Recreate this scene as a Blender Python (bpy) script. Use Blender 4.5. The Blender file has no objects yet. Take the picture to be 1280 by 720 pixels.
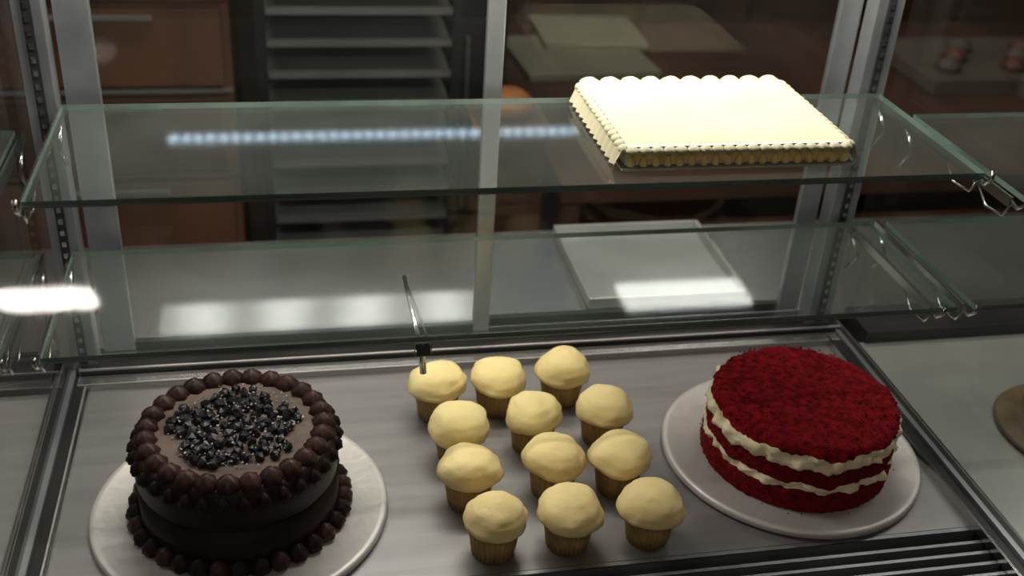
import bpy, bmesh, math, random
from mathutils import Vector, Matrix, noise
random.seed(7)
S=0.85   # metres per layout unit
scene=bpy.context.scene
try:
    scene.view_settings.view_transform='Standard'
except Exception: pass

# ---------------------------------------------------------------- materials
def new_mat(name):
    m=bpy.data.materials.new(name); m.use_nodes=True
    m.node_tree.nodes.clear(); return m,m.node_tree.nodes,m.node_tree.links
def pbr(name,c1,c2=None,rough=0.5,metal=0.0,scale=20,bump=0.0,bscale=None,stretch=(1,1,1),detail=4,sss=0.0,spec=0.5):
    m,n,l=new_mat(name)
    o=n.new('ShaderNodeOutputMaterial'); p=n.new('ShaderNodeBsdfPrincipled')
    l.new(p.outputs[0],o.inputs[0])
    tc=n.new('ShaderNodeTexCoord'); mp=n.new('ShaderNodeMapping'); mp.inputs['Scale'].default_value=stretch
    l.new(tc.outputs['Object'],mp.inputs[0])
    nz=n.new('ShaderNodeTexNoise'); nz.inputs['Scale'].default_value=scale; nz.inputs['Detail'].default_value=detail
    l.new(mp.outputs[0],nz.inputs['Vector'])
    if c2 is None: c2=tuple(x*0.8 for x in c1)
    r=n.new('ShaderNodeValToRGB'); r.color_ramp.elements[0].position=.35; r.color_ramp.elements[1].position=.65
    r.color_ramp.elements[0].color=(*c2,1); r.color_ramp.elements[1].color=(*c1,1)
    l.new(nz.outputs[0],r.inputs[0]); l.new(r.outputs[0],p.inputs['Base Color'])
    p.inputs['Roughness'].default_value=rough; p.inputs['Metallic'].default_value=metal
    p.inputs['Specular IOR Level'].default_value=spec
    if sss>0:
        p.inputs['Subsurface Weight'].default_value=sss; p.inputs['Subsurface Radius'].default_value=(.01,.007,.004); p.inputs['Subsurface Scale'].default_value=.5
    if bump>0:
        nb=n.new('ShaderNodeTexNoise'); nb.inputs['Scale'].default_value=bscale or scale*4; nb.inputs['Detail'].default_value=6
        l.new(mp.outputs[0],nb.inputs['Vector'])
        b=n.new('ShaderNodeBump'); b.inputs['Strength'].default_value=bump; b.inputs['Distance'].default_value=.003
        l.new(nb.outputs[0],b.inputs['Height']); l.new(b.outputs[0],p.inputs['Normal'])
    return m
def glass(name,tint=(.96,.98,.97),haze=.012,base=.04,hazecol=(.7,.8,.75)):
    m,n,l=new_mat(name)
    o=n.new('ShaderNodeOutputMaterial')
    t=n.new('ShaderNodeBsdfTransparent'); t.inputs[0].default_value=(*tint,1)
    g=n.new('ShaderNodeBsdfGlossy'); g.inputs['Roughness'].default_value=.03
    lw=n.new('ShaderNodeLayerWeight'); lw.inputs[0].default_value=.5
    pw=n.new('ShaderNodeMath'); pw.operation='POWER'; pw.inputs[1].default_value=5; l.new(lw.outputs['Facing'],pw.inputs[0])
    ma=n.new('ShaderNodeMath'); ma.operation='MULTIPLY_ADD'; ma.inputs[1].default_value=.9; ma.inputs[2].default_value=base; l.new(pw.outputs[0],ma.inputs[0])
    mx=n.new('ShaderNodeMixShader'); l.new(ma.outputs[0],mx.inputs[0]); l.new(t.outputs[0],mx.inputs[1]); l.new(g.outputs[0],mx.inputs[2])
    d=n.new('ShaderNodeBsdfDiffuse'); d.inputs[0].default_value=(*hazecol,1)
    nz=n.new('ShaderNodeTexNoise'); nz.inputs['Scale'].default_value=6; nz.inputs['Detail'].default_value=5
    tc=n.new('ShaderNodeTexCoord'); l.new(tc.outputs['Object'],nz.inputs['Vector'])
    hm=n.new('ShaderNodeMath'); hm.operation='MULTIPLY'; hm.inputs[1].default_value=haze*2; l.new(nz.outputs[0],hm.inputs[0])
    m2=n.new('ShaderNodeMixShader'); l.new(hm.outputs[0],m2.inputs[0]); l.new(mx.outputs[0],m2.inputs[1]); l.new(d.outputs[0],m2.inputs[2])
    l.new(m2.outputs[0],o.inputs[0]); return m
def emit(name,c,s):
    m,n,l=new_mat(name); o=n.new('ShaderNodeOutputMaterial'); e=n.new('ShaderNodeEmission')
    e.inputs[0].default_value=(*c,1); e.inputs[1].default_value=s; l.new(e.outputs[0],o.inputs[0]); return m
def emit_tubes(name,c,smin,smax,scale):
    m,n,l=new_mat(name); o=n.new('ShaderNodeOutputMaterial'); e=n.new('ShaderNodeEmission')
    tc=n.new('ShaderNodeTexCoord'); w=n.new('ShaderNodeTexWave'); w.bands_direction='X'; w.inputs['Scale'].default_value=scale; w.inputs['Distortion'].default_value=1.5
    l.new(tc.outputs['Object'],w.inputs['Vector'])
    r=n.new('ShaderNodeMapRange'); r.inputs['To Min'].default_value=smin; r.inputs['To Max'].default_value=smax
    l.new(w.outputs['Fac'],r.inputs['Value']); l.new(r.outputs[0],e.inputs[1]); e.inputs[0].default_value=(*c,1)
    l.new(e.outputs[0],o.inputs[0]); return m

M=dict(
 steel=pbr('brushed_steel',(.50,.50,.49),(.42,.42,.42),.27,.95,60,.05,200,(1,30,30)),
 deck=pbr('deck_steel',(.285,.275,.29),(.245,.235,.25),.40,.65,5,.05,150,(1,12,12)),
 frame=pbr('frame_alu',(.36,.38,.40),(.26,.28,.30),.35,.8,10),
 dark=pbr('dark_frame',(.028,.028,.03),(.018,.018,.02),.35,.3,10),
 blackm=pbr('black_gap',(.006,.006,.006),None,.6),
 chrome=pbr('chrome',(.6,.6,.6),(.5,.5,.5),.2,1.0,10),
 glass=glass('shelf_glass'), gdoor=glass('door_glass',(.93,.95,.95),.004,.03), gside=glass('side_glass',(.95,.97,.97),.003,.02), gfront=glass('front_glass',(.98,.985,.98),.0015,.035),
 gedge=pbr('glass_edge',(.13,.18,.16),(.06,.10,.085),.2,.0,9),
 board=pbr('cake_board_foil',(.56,.53,.54),(.49,.46,.47),.45,.3,14,.3,90),
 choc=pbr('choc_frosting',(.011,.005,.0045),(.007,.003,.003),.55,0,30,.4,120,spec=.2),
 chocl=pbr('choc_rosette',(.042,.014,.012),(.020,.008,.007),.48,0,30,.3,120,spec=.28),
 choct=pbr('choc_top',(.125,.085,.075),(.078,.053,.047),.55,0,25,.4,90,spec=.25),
 cookie=pbr('crushed_cookie',(.008,.007,.012),(.003,.003,.005),.35,0,80,.5,300,spec=.45),
 specks=pbr('cookie_cream',(.42,.38,.38),(.25,.23,.24),.6,0,80),
 red=pbr('red_velvet',(.22,.006,.010),(.09,.002,.004),.8,0,160,1.0,400,spec=.1),
 redtop=pbr('red_crumb',(.26,.006,.012),(.085,.001,.004),.85,0,120,1.0,420,spec=.1),
 cream=pbr('cream_cheese',(.86,.77,.56),(.76,.65,.42),.6,0,40,.6,140,sss=.1,spec=.3),
 frost=pbr('vanilla_frosting',(.86,.70,.37),(.78,.61,.28),.6,0,14,.5,60,sss=.1,spec=.25),
 cup=pbr('cupcake_paper',(.42,.27,.09),(.28,.17,.05),.6,0,60,.3,200),
 slab=pbr('sheet_icing',(.40,.38,.265),(.355,.335,.225),.55,0,10,.2,60,spec=.2),
 crust=pbr('golden_crust',(.66,.49,.20),(.50,.34,.12),.6,0,60,.5,150),
 wood=pbr('brown_wood',(.14,.066,.036),(.065,.032,.019),.55,0,6,.1,40,(1,1,.15),spec=.3),
 wood2=pbr('dark_wood',(.085,.040,.025),(.040,.020,.013),.8,0,5,.1,40,(1,.3,.2),spec=.15),
 wall=pbr('wall_paint',(.06,.032,.022),(.04,.022,.016),.7,0,3),
 floor=pbr('floor_tile',(.07,.04,.03),(.045,.028,.02),.45,0,3),
 ceil=pbr('ceiling_paint',(.045,.04,.036),None,.9,spec=.1),
 paper=pbr('pale_board',(.19,.19,.135),(.14,.145,.10),.7,0,6),
 paperd=pbr('dim_board',(.12,.105,.085),(.08,.07,.055),.7,0,6),
 bread=pbr('bread',(.32,.13,.035),(.18,.07,.015),.6,0,20,.4,60),
 pink=pbr('pink_pastry',(.13,.05,.035),(.09,.035,.025),.6,0,20,.4,60),
 olive=pbr('brown_cake',(.11,.075,.038),(.07,.05,.026),.6,0,30,.3,90),
 traym=pbr('tray_steel',(.50,.52,.51),(.42,.44,.43),.3,.7,8),
 trayd=pbr('rack_tray',(.34,.35,.35),(.26,.27,.27),.4,.7,8),
 tube=emit_tubes('tube_light',(1,.98,.92),2.5,7,1.1), tube2=emit('tube_light_clear',(1,.98,.92),8), tubeb=emit_tubes('tube_blue',(.62,.80,1),2.4,5.6,6.5), spot=emit('panel_light',(1,.93,.84),52), led=emit('case_led',(1,.93,.82),3),
)
# ---------------------------------------------------------------- builder
class B:
    def __init__(s): s.bm=bmesh.new(); s.mats=[]
    def mi(s,k):
        if k not in s.mats: s.mats.append(k)
        return s.mats.index(k)
    def box(s,x0,x1,y0,y1,z0,z1,mat,bev=0,rot=0,side=None):
        k=s.mi(mat); sk=s.mi(side) if side else k
        cx,cy=(x0+x1)/2,(y0+y1)/2
        def v(x,y,z):
            if rot:
                dx,dy=x-cx,y-cy; x=cx+dx*math.cos(rot)-dy*math.sin(rot); y=cy+dx*math.sin(rot)+dy*math.cos(rot)
            return s.bm.verts.new((x*S,y*S,z*S))
        V=[v(x,y,z) for z in (z0,z1) for y in (y0,y1) for x in (x0,x1)]
        fs=[]
        for n,q in enumerate([(0,2,3,1),(4,5,7,6),(0,1,5,4),(2,6,7,3),(0,4,6,2),(1,3,7,5)]):
            f=s.bm.faces.new([V[i] for i in q]); f.material_index=k if n<2 else sk; fs.append(f)
        if bev:
            es=set(e for f in fs for e in f.edges)
            bmesh.ops.bevel(s.bm,geom=list(es),offset=bev*S,segments=2,affect='EDGES',profile=.6)
    def quad(s,pts,mat):
        f=s.bm.faces.new([s.bm.verts.new(Vector(p)*S) for p in pts]); f.material_index=s.mi(mat)
    def rslab(s,x0,x1,y0,y1,z0,z1,r,mat):
        k=s.mi(mat); pts=[]
        for cx,cy,a0 in ((x1-r,y1-r,0),(x0+r,y1-r,90),(x0+r,y0+r,180),(x1-r,y0+r,270)):
            for j in range(7):
                a=math.radians(a0+15*j); pts.append((cx+r*math.cos(a),cy+r*math.sin(a)))
        lo=[s.bm.verts.new((x*S,y*S,z0*S)) for x,y in pts]; hi=[s.bm.verts.new((x*S,y*S,z1*S)) for x,y in pts]
        fs=[s.bm.faces.new(lo[::-1]),s.bm.faces.new(hi)]
        for i in range(len(pts)): fs.append(s.bm.faces.new([lo[i],lo[(i+1)%len(pts)],hi[(i+1)%len(pts)],hi[i]]))
        for f in fs: f.material_index=k
    def tube(s,pts,r,mat,n=8):
        k=s.mi(mat); P=[Vector(p)*S for p in pts]; rings=[]
        for i,p in enumerate(P):
            d=(P[min(i+1,len(P)-1)]-P[max(i-1,0)]).normalized()
            a=d.orthogonal().normalized() if i==0 else (pa-d*pa.dot(d)).normalized()
            pa=a; b=d.cross(a)
            rings.append([s.bm.verts.new(p+(a*math.cos(t)+b*math.sin(t))*r*S) for t in [2*math.pi*j/n for j in range(n)]])
        for i in range(len(rings)-1):
            for j in range(n):
                f=s.bm.faces.new([rings[i][j],rings[i][(j+1)%n],rings[i+1][(j+1)%n],rings[i+1][j]]); f.material_index=k; f.smooth=True
        for rr in (rings[0][::-1],rings[-1]):
            f=s.bm.faces.new(rr); f.material_index=k
    def lathe(s,cx,cy,prof,n=64,fn=None,close=True):
        rings=[]
        for i,(r,z,m) in enumerate(prof):
            if r<1e-6: rings.append([s.bm.verts.new((cx*S,cy*S,z*S))]); continue
            R=[]
            for j in range(n):
                a=2*math.pi*j/n; dr,dz=fn(a,r,z,i) if fn else (0,0)
                R.append(s.bm.verts.new(((cx+(r+dr)*math.cos(a))*S,(cy+(r+dr)*math.sin(a))*S,(z+dz)*S)))
            rings.append(R)
        for i in range(len(rings)-1):
            k=s.mi(prof[i][2]); A,C=rings[i],rings[i+1]
            for j in range(n):
                jn=(j+1)%n
                if len(A)==1 and len(C)==1: continue
                if len(A)==1: q=[A[0],C[jn],C[j]]
                elif len(C)==1: q=[A[j],A[jn],C[0]]
                else: q=[A[j],A[jn],C[jn],C[j]]
                f=s.bm.faces.new(q); f.material_index=k; f.smooth=True
    def swirl(s,cx,cy,z0,r,h,mat,ridges=6,twist=3.0,n=24,amp=.12):
        prof=[(r*.75,z0,mat),(r,z0+h*.18,mat),(r*.98,z0+h*.4,mat),(r*.78,z0+h*.65,mat),(r*.45,z0+h*.86,mat),(r*.16,z0+h*.97,mat),(0,z0+h,mat)]
        ph=random.random()*6
        s.lathe(cx,cy,prof,n,lambda a,rr,z,i:(rr*amp*math.cos(ridges*a+twist*(z-z0)/h*2+ph),0))
    def chunk(s,c,r,mat,flat=.6):
        k=s.mi(mat)
        R=Matrix.Rotation(random.random()*6,3,'Z')@Matrix.Rotation(random.random()*6,3,'X')
        g=bmesh.ops.create_icosphere(s.bm,subdivisions=1,radius=r*S)
        for v in g['verts']:
            p=v.co*random.uniform(.75,1.25); p.z*=flat; v.co=R@p+Vector(c)*S
        for f in set(f for v in g['verts'] for f in v.link_faces): f.material_index=k
    def done(s,name,parent=None,recalc=True):
        if recalc: bmesh.ops.recalc_face_normals(s.bm,faces=s.bm.faces[:])
        mn=Vector((1e9,)*3); mx=-mn
        for v in s.bm.verts:
            for i in range(3): mn[i]=min(mn[i],v.co[i]); mx[i]=max(mx[i],v.co[i])
        c=(mn+mx)/2; c.z=mn.z
        for v in s.bm.verts: v.co-=c
        me=bpy.data.meshes.new(name); s.bm.to_mesh(me); s.bm.free()
        for k in s.mats: me.materials.append(M[k])
        o=bpy.data.objects.new(name,me); o.location=c; scene.collection.objects.link(o)
        if parent: o.parent=parent
        return o
def nz(x,y,z,sc=1): return noise.noise(Vector((x*sc,y*sc,z*sc)))
def empty(name):
    e=bpy.data.objects.new(name,None); scene.collection.objects.link(e); return e

# ---------------------------------------------------------------- room
FZ=-1.06; CZ=2.0
def simple(name,*a,**k):
    p=k.pop('parent',None); b=B(); b.box(*a,**k); return b.done(name,p)
simple('floor',-4,5.5,-5,7,FZ-.05,FZ,'floor')
simple('ceiling',-4,5.5,-5,7,CZ,CZ+.05,'ceil')
simple('wall_back',-4,5.5,6.6,6.7,FZ,CZ,'wall')
simple('wall_left',-4.1,-4,-5,6.7,FZ,CZ,'wall')
simple('wall_right',5.5,5.6,-5,6.7,FZ,CZ,'wall')
simple('wall_front_blocker',-4,5.5,-5.1,-5,FZ,CZ,'wall')  # unseen, added to keep the world background out of the front glass reflection

def ceil_light(x0,x1,y0,y1,mat,name='ceiling_light',r=.02):
    b=B(); b.rslab(x0-.03,x1+.03,y0-.03,y1+.03,CZ-.035,CZ,r+.02,'frame')
    b.rslab(x0,x1,y0,y1,CZ-.045,CZ-.036,r,mat); return b.done(name)
ceil_light(-.55,.80,3.98,4.20,'tube')
ceil_light(1.45,2.05,3.98,4.20,'tube2')
ceil_light(-1.36,-.92,-3.40,-3.10,'spot',r=.08)
ceil_light(-.55,1.50,4.96,5.02,'tubeb')

# ---------------------------------------------------------------- display case
XL,XR=-.325,.925; YB=1.47; YF=.984; TOP=.78
case=empty('refrigerated_display_case')
b=B()
b.box(XL+.012,XR-.012,YF,YB-.03,-.015,0,'deck')
b.box(XL-.03,XR+.012,.62,YB+.05,FZ,-.10,'dark')
b.box(XL,XR,YB-.035,YB-.012,-.012,.012,'steel',bev=.002)
b.box(XL,XR,YB-.010,YB+.05,-.012,.022,'dark',bev=.003)
b.box(XL,XR,YB+.012,YB+.02,.022,.030,'steel')
for x in (XL,XR):
    b.box(x-.030,x+.014,.72,YB+.03,-.014,.010,'dark',bev=.003)
    b.box(x-.012,x-.004,.72,YB,.010,.016,'frame')
    b.box(x-.034,x-.030,.72,YB,.0,.014,'chrome')
    b.box(x+.014,x+.018,.72,YB,-.004,.008,'chrome')
b.box(XL-.03,XR+.012,.62,.698,-.098,.0,'frame')
b.done('base',case)
b=B()
b.box(XL+.016,XR-.03,.70,YF-.004,-.06,-.045,'blackm')
y=YF-.008
b.box(XL+.016,XR-.03,YF-.008,YF,-.045,.0,'frame',bev=.001)
while y>.72:
    y-=.0195; b.box(XL+.016,XR-.03,y-.0035,y+.0035,-.03,-.002,'frame',bev=.001)
for x in [XL+.06+i*.16 for i in range(8)]: b.box(x,x+.006,.71,YF-.01,-.035,-.028,'dark')
b.done('air_intake_grille',case)

b=B()
for (x0,x1) in ((-.335,-.297),(.862,.905)):
    b.box(x0,x1,YB+.0,YB+.035,.0,TOP,'frame',bev=.002)
    xm=(x0+x1)/2
    b.box(xm-.006,xm+.006,YB-.004,YB,.03,TOP,'dark')
    z=.05
    while z<TOP:
        b.box(xm-.003,xm+.003,YB-.0055,YB-.0038,z,z+.008,'chrome'); z+=.018
b.done('shelf_uprights',case)
def door(x0,x1,y,name,wl=.026,wr=.026):
    b=B()
    b.box(x0,x0+wl,y,y+.012,.03,TOP,'frame',bev=.002); b.box(x1-wr,x1,y,y+.012,.03,TOP,'frame',bev=.002)
    b.box(x0+wl,x1-wr,y,y+.012,.03,.045,'dark'); b.box(x0+wl,x1-wr,y,y+.012,TOP-.03,TOP,'frame')
    b.quad([(x0+wl,y+.006,.045),(x1-wr,y+.006,.045),(x1-wr,y+.006,TOP-.03),(x0+wl,y+.006,TOP-.03)],'gdoor')
    return b.done(name,case)
door(-.290,.310,YB+.024,'sliding_door_left',.046,.026); door(.286,.860,YB+.038,'sliding_door_right',.024,.036)

tt=math.tan(math.radians(25))
def yfg(z): return .70+z*tt
for nm,x in (('side_glass_left',XL-.010),('side_glass_right',XR-.010)):
    b=B(); b.quad([(x,yfg(.017)+.002,.017),(x,YB-.002,.017),(x,YB-.002,TOP),(x,yfg(TOP)+.002,TOP)],'gside')
    b.done(nm,case)
b=B(); b.quad([(-1.7,yfg(.001),.001),(2.3,yfg(.001),.001),(2.3,yfg(TOP),TOP),(-1.7,yfg(TOP),TOP)],'gfront')
b.done('front_glass',case)
b=B()
b.box(XL-.03,XR+.012,1.05,1.56,TOP,TOP+.05,'dark')
b.box(XL+.05,XR-.05,1.36,1.40,TOP-.012,TOP,'led')
b.done('canopy',case)
def area(name,loc,sx,sy,p,col=(1,.93,.82),rot=(0,0,0),parent=None):
    L=bpy.data.lights.new(name,'AREA'); L.shape='RECTANGLE'; L.size=sx*S; L.size_y=sy*S; L.energy=p; L.color=col
    o=bpy.data.objects.new(name,L); o.location=Vector(loc)*S; o.rotation_euler=rot; scene.collection.objects.link(o); o.parent=parent; return o
area('case_led_lamp',(.3,1.38,TOP-.016),1.1,.05,7.4,(1,.93,.82),parent=case)

def shelf(x0,x1,y0,y1,z):
    b=B(); t=.008
    b.box(x0,x1,y0,y1,z-t,z,'glass',side='gedge')
    b.box(x0,x1,y0-.0012,y0-.0002,z-t,z-t+.0022,'frame')
    return b
def bracket(b,x,y0,y1,z):
    b.box(x-.003,x+.003,y0+.02,y1+.02,z-.024,z-.009,'chrome',bev=.001)
    b.tube([(x,y0+.03,z-.012),(x,y0+.005,z-.018),(x,y0-.008,z-.006),(x,y0-.006,z+.006)],.0028,'chrome')
    b.tube([(x,y1+.01,z-.02),(x,y1-.03,z-.05),(x,y1-.002,z-.085)],.0028,'chrome')
    b.tube([(x,y0+.02,z-.02),(x,y0+.03,z-.040),(x,y0+.07,z-.044),(x,y0+.10,z-.022)],.0018,'chrome')
ZT,ZM=.447,.227
b=shelf(-.288,.888,1.162,1.455,ZT); bracket(b,-.293,1.162,1.455,ZT); bracket(b,.894,1.162,1.455,ZT); b.done('upper_glass_shelf',case)
b=shelf(-.305,.925,1.185,1.455,ZM); bracket(b,-.310,1.185,1.455,ZM); bracket(b,.90,1.185,1.455,ZM)
b.tube([(.158,1.20,ZM-.010),(.160,1.195,ZM-.03),(.162,1.19,ZM-.060)],.0045,'chrome')
b.tube([(.156,1.19,ZM-.009),(.155,1.30,ZM-.012),(.155,1.36,ZM-.010)],.003,'chrome')
b.tube([(.168,1.19,ZM-.009),(.163,1.27,ZM-.012),(.157,1.33,ZM-.010)],.002,'dark')
b.box(.150,.172,1.183,1.197,ZM-.030,ZM-.010,'dark',bev=.002)
b.done('lower_glass_shelf',case)

# ---------------------------------------------------------------- neighbouring cases
for side in (1,-1):
    nc=empty('refrigerated_display_case')
    if side==1: a0,a1,s0,s1,bx=XR+.016,2.2,.955,2.1,.95
    else: a0,a1,s0,s1,bx=-1.6,XL-.036,-1.5,-.352,-.347
    b=B()
    b.box(a0,a1,.86,YB-.03,-.015,-.001,'traym' if side==1 else 'deck')
    b.box(a0+(.02 if side==1 else 0),a1,YB-.035,YB+.05,-.012,.022,'dark')
    b.box(a0,a1,.62,YB+.05,FZ,-.10,'dark'); b.box(a0,a1,.62,.698,-.098,0,'frame')
    b.done('deck',nc)
    b=B(); b.box(a0+.02 if side==1 else a0,a1 if side==1 else a1-.02,1.05,1.56,TOP,TOP+.05,'dark'); b.box(a0+.1,a1-.1,1.36,1.40,TOP-.012,TOP,'led'); b.done('canopy',nc)
    area('case_led_lamp',((a0+a1)/2,1.38,TOP-.016),1.0,.05,2.8,(1,.93,.83),parent=nc)
    for nm,z,y0 in (('upper_glass_shelf',ZT-.035,1.155),('lower_glass_shelf',ZM,1.185)):
        b=shelf(s0,s1,y0,1.455,z); bracket(b,bx,y0,1.455,z); b.done(nm,nc)
b=B()
b.lathe(1.185,1.155,[(0,.0,'olive'),(.125,.0,'olive'),(.13,.004,'olive'),(.125,.010,'olive'),(.095,.012,'olive'),(.095,.075,'olive'),(.085,.085,'olive'),(0,.087,'olive')],48)
b.done('brown_layer_cake')

# ---------------------------------------------------------------- back room
b=B()
b.box(-.9,1.7,YB+.055,1.90,-.04,0,'steel',bev=.004)
b.box(-.88,1.68,YB+.07,1.86,FZ,-.04,'dark')
b.done('back_worktop')
b=B()
x0,x1,y0,y1=.515,.80,1.60,1.87
b.box(x0,x1,y0,y1,.001,.006,'traym')
for a in ((x0-.008,x0,y0-.008,y1+.008),(x1,x1+.008,y0-.008,y1+.008),(x0,x1,y0-.008,y0),(x0,x1,y1,y1+.008)):
    b.box(*a,.001,.022,'traym',bev=.002)
b.done('baking_tray')
b=B()
b.box(-.72,-.12,2.62,3.1,FZ,.70,'wood')
for i,z in enumerate((-.85,-.62,-.40,-.18,.04,.26,.48)):
    b.box(-.70,-.14,2.604,2.62,z+.01,z+.20,'wood2' if i%2 else 'wood',bev=.006)
    b.box(-.55,-.29,2.590,2.602,z+.175,z+.185,'trayd')
    b.box(-.72,-.12,2.598,2.62,z-.005,z+.003,'trayd' if i%2==0 else 'wood2')
b.done('wooden_drawer_cabinet')
b=B()
RX0,RX1=-.05,.42
for x in (RX0,RX1):
    for y in (2.60,3.05): b.box(x-.012,x+.012,y-.012,y+.012,FZ,.80,'dark')
for z in [FZ+.12+i*.078 for i in range(22)]:
    b.box(RX0+.012,RX1-.012,2.605,3.03,z,z+.006,'trayd')
    b.box(RX0+.012,RX1-.012,2.595,2.604,z-.004,z+.016,'trayd',bev=.002)
    for x in (RX0+.013,RX1-.025): b.box(x,x+.012,2.6,3.05,z-.015,z-.004,'dark')
b.box(RX0-.01,RX1+.01,3.07,3.09,FZ,.80,'blackm')
b.done('sheet_pan_rack')
b=B()
b.box(.46,.60,2.85,3.2,FZ,.75,'blackm',bev=.01); b.box(.47,.59,2.835,2.85,-.9,.3,'dark',bev=.004); b.box(.48,.49,2.815,2.835,-.4,.1,'frame')
b.done('black_fridge')
b=B()
b.box(.68,2.9,2.45,3.85,-.22,-.17,'wood2',bev=.005)
for x in (.71,2.85):
    for y in (2.48,3.8): b.box(x-.02,x+.02,y-.02,y+.02,FZ,-.22,'wood2')
b.box(.71,2.85,2.6,2.62,FZ+.1,-.25,'wood')
b.done('wooden_worktable')
b=B()
b.box(.74,1.18,3.22,3.62,-.169,-.145,'paper',bev=.004,rot=.06); b.box(.86,1.22,3.45,3.78,-.144,-.125,'paper',bev=.004,rot=-.05)
b.done('stacked_cake_boxes')
b=B()
for i in range(9):
    x=.5+i*.5; b.box(x,x+.47,4.40,4.44,FZ,.85,'wood2',bev=.01)
b.box(.4,5.2,4.44,4.50,FZ,.9,'wood2')
b.done('wood_panel_partition')
b=B()
b.lathe(.555,2.6,[(0,.0,'bread'),(.05,.0,'bread'),(.068,.02,'bread'),(.062,.045,'bread'),(.04,.062,'bread'),(0,.068,'bread')],24)
for v in b.bm.verts: v.co.z+= -.03*S
b.box(.46,.65,2.50,2.70,-.05,-.031,'wood2',bev=.004)
b.box(.47,.64,2.51,2.69,FZ,-.05,'wood2')
b.done('bread_stand')
b=B()
b.box(2.05,2.75,3.05,3.5,-.168,-.12,'paperd',bev=.004)
for i in range(8):
    b.swirl(2.15+.08*i,3.15+.1*(i%3),-.12,.040,.045,'pink' if i%2 else 'paperd')
b.done('pastry_display_box')

# ---------------------------------------------------------------- cake boards + cakes
def cake_board(cx,cy,r,name='cake_board'):
    b=B(); b.lathe(cx,cy,[(0,.0012,'board'),(r-.003,.0012,'board'),(r,.004,'board'),(r,.010,'board'),(r-.003,.013,'board'),(r*.95,.0125,'board'),(r*.94,.0115,'board'),(0,.0115,'board')],96)
    return b.done(name)
CX,CY=-.080,1.143
cake_board(CX,CY,.190)
RX,RY=.702,1.156
cake_board(.702,1.167,.187)

# chocolate cake
b=B(); z0=.013; R=.124
def fn(a,r,z,i):
    n_=nz(math.cos(a)*3,math.sin(a)*3,z*40)
    return (n_*.002 if r>.06 else 0, n_*.0006+(nz(math.cos(a)*r,math.sin(a)*r,1,40)*.0015 if z>.12 else 0))
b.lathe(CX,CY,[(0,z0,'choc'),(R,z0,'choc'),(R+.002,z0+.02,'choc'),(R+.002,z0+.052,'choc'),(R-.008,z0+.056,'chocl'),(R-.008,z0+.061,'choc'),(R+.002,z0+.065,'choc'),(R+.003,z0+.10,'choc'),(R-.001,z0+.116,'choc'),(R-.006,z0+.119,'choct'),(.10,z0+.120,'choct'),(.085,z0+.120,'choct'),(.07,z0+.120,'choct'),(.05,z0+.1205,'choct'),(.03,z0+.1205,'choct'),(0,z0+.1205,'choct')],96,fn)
n=27
for i in range(n):
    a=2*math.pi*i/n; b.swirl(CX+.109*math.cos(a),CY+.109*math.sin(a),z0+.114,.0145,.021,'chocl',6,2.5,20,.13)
n=34
for i in range(n):
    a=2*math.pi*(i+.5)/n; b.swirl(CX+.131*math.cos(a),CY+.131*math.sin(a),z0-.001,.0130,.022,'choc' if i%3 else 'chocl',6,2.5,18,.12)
for i in range(n):
    a=2*math.pi*(i)/n; b.swirl(CX+.1245*math.cos(a),CY+.1245*math.sin(a),z0+.096,.009,.018,'choc',6,2.5,14,.12)
pts=[]
tries=0
while len(pts)<120 and tries<12000:
    tries+=1
    rr=.080*math.sqrt(random.random()); a=random.random()*2*math.pi; p=(rr*math.cos(a),rr*math.sin(a))
    if rr>.068 and math.sin(5*a)<0: continue
    if all((p[0]-q[0])**2+(p[1]-q[1])**2>.0120**2 for q in pts): pts.append(p)
for p in pts:
    b.chunk((CX+p[0],CY+p[1],z0+.1245),random.uniform(.0070,.0088),'cookie',.9)
    b.chunk((CX+p[0]+random.uniform(-.007,.007),CY+p[1]+random.uniform(-.007,.007),z0+.122+random.random()*.004),random.uniform(.002,.004),'cookie')
for i in range(300):
    rr=.084*math.sqrt(random.random()); a=random.random()*2*math.pi
    b.chunk((CX+rr*math.cos(a),CY+rr*math.sin(a),z0+.1215+random.random()*.0105),random.uniform(.0009,.0020),'specks')
b.done('chocolate_layer_cake')

# red velvet cake
b=B(); R=.134
prof=[(0,z0,'red'),(R,z0,'red')]
def seg(za,zb,m,rr,steps):
    for i in range(steps+1): prof.append((rr,z0+za+(zb-za)*i/steps,m))
seg(.001,.031,'red',R,5); seg(.032,.042,'cream',R-.001,4); seg(.043,.067,'red',R-.002,5); seg(.068,.086,'cream',R-.0015,5)
prof+= [(R-.003,z0+.089,'redtop'),(R-.006,z0+.095,'redtop'),(R-.014,z0+.100,'redtop')]
for k in range(1,22): prof.append(((R-.014)*(1-k/22),z0+.100+.005*math.sin(k/22*math.pi/2),'redtop'))
prof.append((0,z0+.105,'redtop'))
def fn(a,r,z,i):
    c,s_=math.cos(a)*r,math.sin(a)*r; m=prof[i][2]
    if m=='cream':
        return (nz(c,s_,z,60)*.010+nz(c,s_,z,150)*.004, nz(c,s_,3,35)*.008)
    if m=='red': return (nz(c,s_,z,170)*.003 if r>.1 else 0,nz(c,s_,3,35)*.008 if z>z0+.012 else 0)
    return (nz(c,s_,z,150)*.004 if r>.11 else 0, nz(c,s_,z,190)*.0028+nz(c,s_,z,25)*.004+(nz(c,s_,3,35)*.006 if r>R-.008 else 0))
b.lathe(RX,RY,prof,220,fn)
for i in range(700):
    rr=(R-.004)*math.sqrt(random.random()); a=random.random()*2*math.pi
    b.chunk((RX+rr*math.cos(a),RY+rr*math.sin(a),z0+.1025-.005*(rr/R)**4),random.uniform(.0010,.0024),'redtop')
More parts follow.
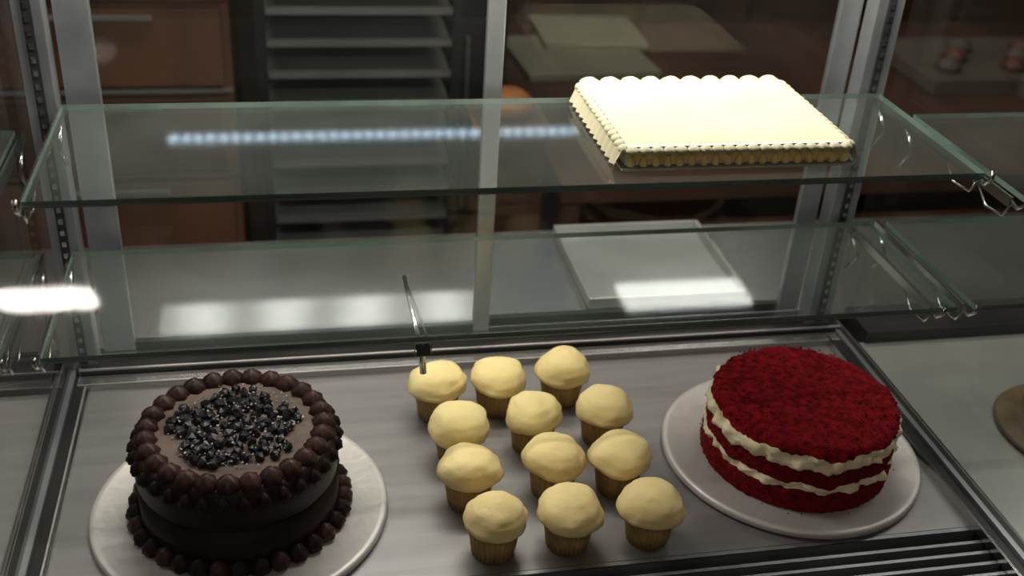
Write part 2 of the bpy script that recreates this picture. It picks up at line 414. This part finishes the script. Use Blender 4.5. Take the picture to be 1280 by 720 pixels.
for i in range(16):
    a=random.random()*2*math.pi; rr=R+random.uniform(.002,.01)
    b.chunk((RX+rr*math.cos(a),RY+rr*math.sin(a),z0+.0005),random.uniform(.0008,.0016),'redtop')
b.done('red_velvet_cake')

# cupcakes
cups=[(.203,1.327),(.295,1.330),(.399,1.342),(.219,1.222),(.330,1.234),(.437,1.239),(.219,1.126),(.3375,1.133),(.430,1.129),(.236,1.027),(.335,1.029),(.4436,1.026)]
for ci,(x,y) in enumerate(cups):
    x*=.990; y=y*.987+.010
    b=B()
    def fp(a,r,z,i): return ((.0011*math.cos(28*a)) if 0<i<4 else 0,0)
    b.lathe(x,y,[(0,.001,'cup'),(.0265,.001,'cup'),(.0295,.022,'cup'),(.0335,.050,'cup'),(.033,.0505,'cup'),(.0,.051,'cup')],112,fp)
    ph=random.random()*10; r0=.0412*random.uniform(.97,1.03)
    def ff(a,r,z,i):
        c,s_=math.cos(a)*r,math.sin(a)*r
        ridge=.0011*math.sin(a+z*520+ph)+.0007*math.sin(2*a-z*900+ph)
        return ((nz(c+ph,s_,z,24)*.006+nz(c,s_+ph,z,80)*.0016+ridge)*min(1,r/.02), nz(c+ph,s_+ph,z,30)*.004)
    b_prof=[(.029,.046),(.0365,.0455),(r0-.001,.048),(r0,.052),(r0-.0002,.057),(r0-.0015,.062),(r0-.0035,.067),(r0-.0065,.0715),(r0-.0105,.0757),(r0-.015,.0788),(r0-.020,.0812),(r0-.0255,.0830),(r0-.031,.0842),(.004,.0852),(0,.0853)]
    b.lathe(x,y,[(r,z,'frost') for r,z in b_prof],56,ff)
    b.done('vanilla_cupcake')

# scalloped sheet cake
b=B()
x0,x1,y0,y1=.410,.712,1.203,1.440; zb=ZT+.0045; dz=.004
b.box(x0-.006,x1+.006,y0-.008,y1+.006,ZT+.0008,ZT+.004,'traym',bev=.001)
b.box(x0,x1,y0,y1,zb,ZT+.022+dz,'crust',bev=.002)
b.box(x0+.001,x1-.001,y0+.001,y1-.001,ZT+.0215+dz,ZT+.0265+dz,'slab',bev=.002)
def shells(p,q,n,r,mat,z,h):
    for i in range(n):
        t=(i+.5)/n; b.swirl(p[0]+(q[0]-p[0])*t,p[1]+(q[1]-p[1])*t,z,r,h,mat,5,1,16,.08)
shells((x0,y1),(x1,y1),10,.0165,'slab',ZT+.016+dz,.016)
shells((x0,y0),(x1,y0),19,.0088,'slab',ZT+.019+dz,.008)
shells((x0,y0),(x0,y1),15,.0090,'slab',ZT+.018+dz,.009)
shells((x1,y0),(x1,y1),15,.0090,'slab',ZT+.018+dz,.009)
shells((x0,y0),(x1,y0),19,.0060,'crust',ZT+.0045,.014)
k=b.mi('slab')
for (xx,sg) in ((x0,-1),(x1,1)):
    prev=None
    for i in range(61):
        yy=y0+(y1-y0)*i/60; w=.0025*math.cos(i*1.3)
        a_=b.bm.verts.new(((xx+sg*(.004+w*.3))*S,yy*S,(ZT+.024+dz)*S)); c_=b.bm.verts.new(((xx+sg*(.013+w))*S,yy*S,(ZT+.003)*S))
        if prev:
            f=b.bm.faces.new([prev[0],a_,c_,prev[1]]); f.material_index=k; f.smooth=True
        prev=(a_,c_)
b.done('scalloped_sheet_cake')

# ---------------------------------------------------------------- world, lights, camera
w=bpy.data.worlds.new('world'); scene.world=w; w.use_nodes=True
w.node_tree.nodes['Background'].inputs[0].default_value=(.9,.8,.7,1); w.node_tree.nodes['Background'].inputs[1].default_value=.15
area('backroom_fill',(.4,2.3,CZ-.06),2.5,.3,23,(1,.84,.68))  # added fill light without a fixture, brightens the rack and background
area('shop_fill',(.3,-.4,CZ-.06),2.0,.4,4.5,(1,.82,.65))  # added fill from the customer side, since the closed room blocks world light

f=1375.
Yc=Vector((-312,-821,f)).normalized(); D=Vector((-160,2340,f)); D=(D-Yc*D.dot(Yc)).normalized(); Zc=-D; Xc=Yc.cross(Zc)
right=Vector((Xc.x,Yc.x,Zc.x)); down=Vector((Xc.y,Yc.y,Zc.y)); fwd=Vector((Xc.z,Yc.z,Zc.z))
cd=bpy.data.cameras.new('camera'); cam=bpy.data.objects.new('camera',cd); scene.collection.objects.link(cam)
cd.sensor_width=36; cd.lens=36*f/1280; cd.clip_start=.02
cd.dof.use_dof=True; cd.dof.focus_distance=1.20; cd.dof.aperture_fstop=4.0
up=-down; bk=-fwd
m=Matrix(((right.x,up.x,bk.x,0),(right.y,up.y,bk.y,0),(right.z,up.z,bk.z,S),(0,0,0,1)))
cam.matrix_world=m
scene.camera=cam
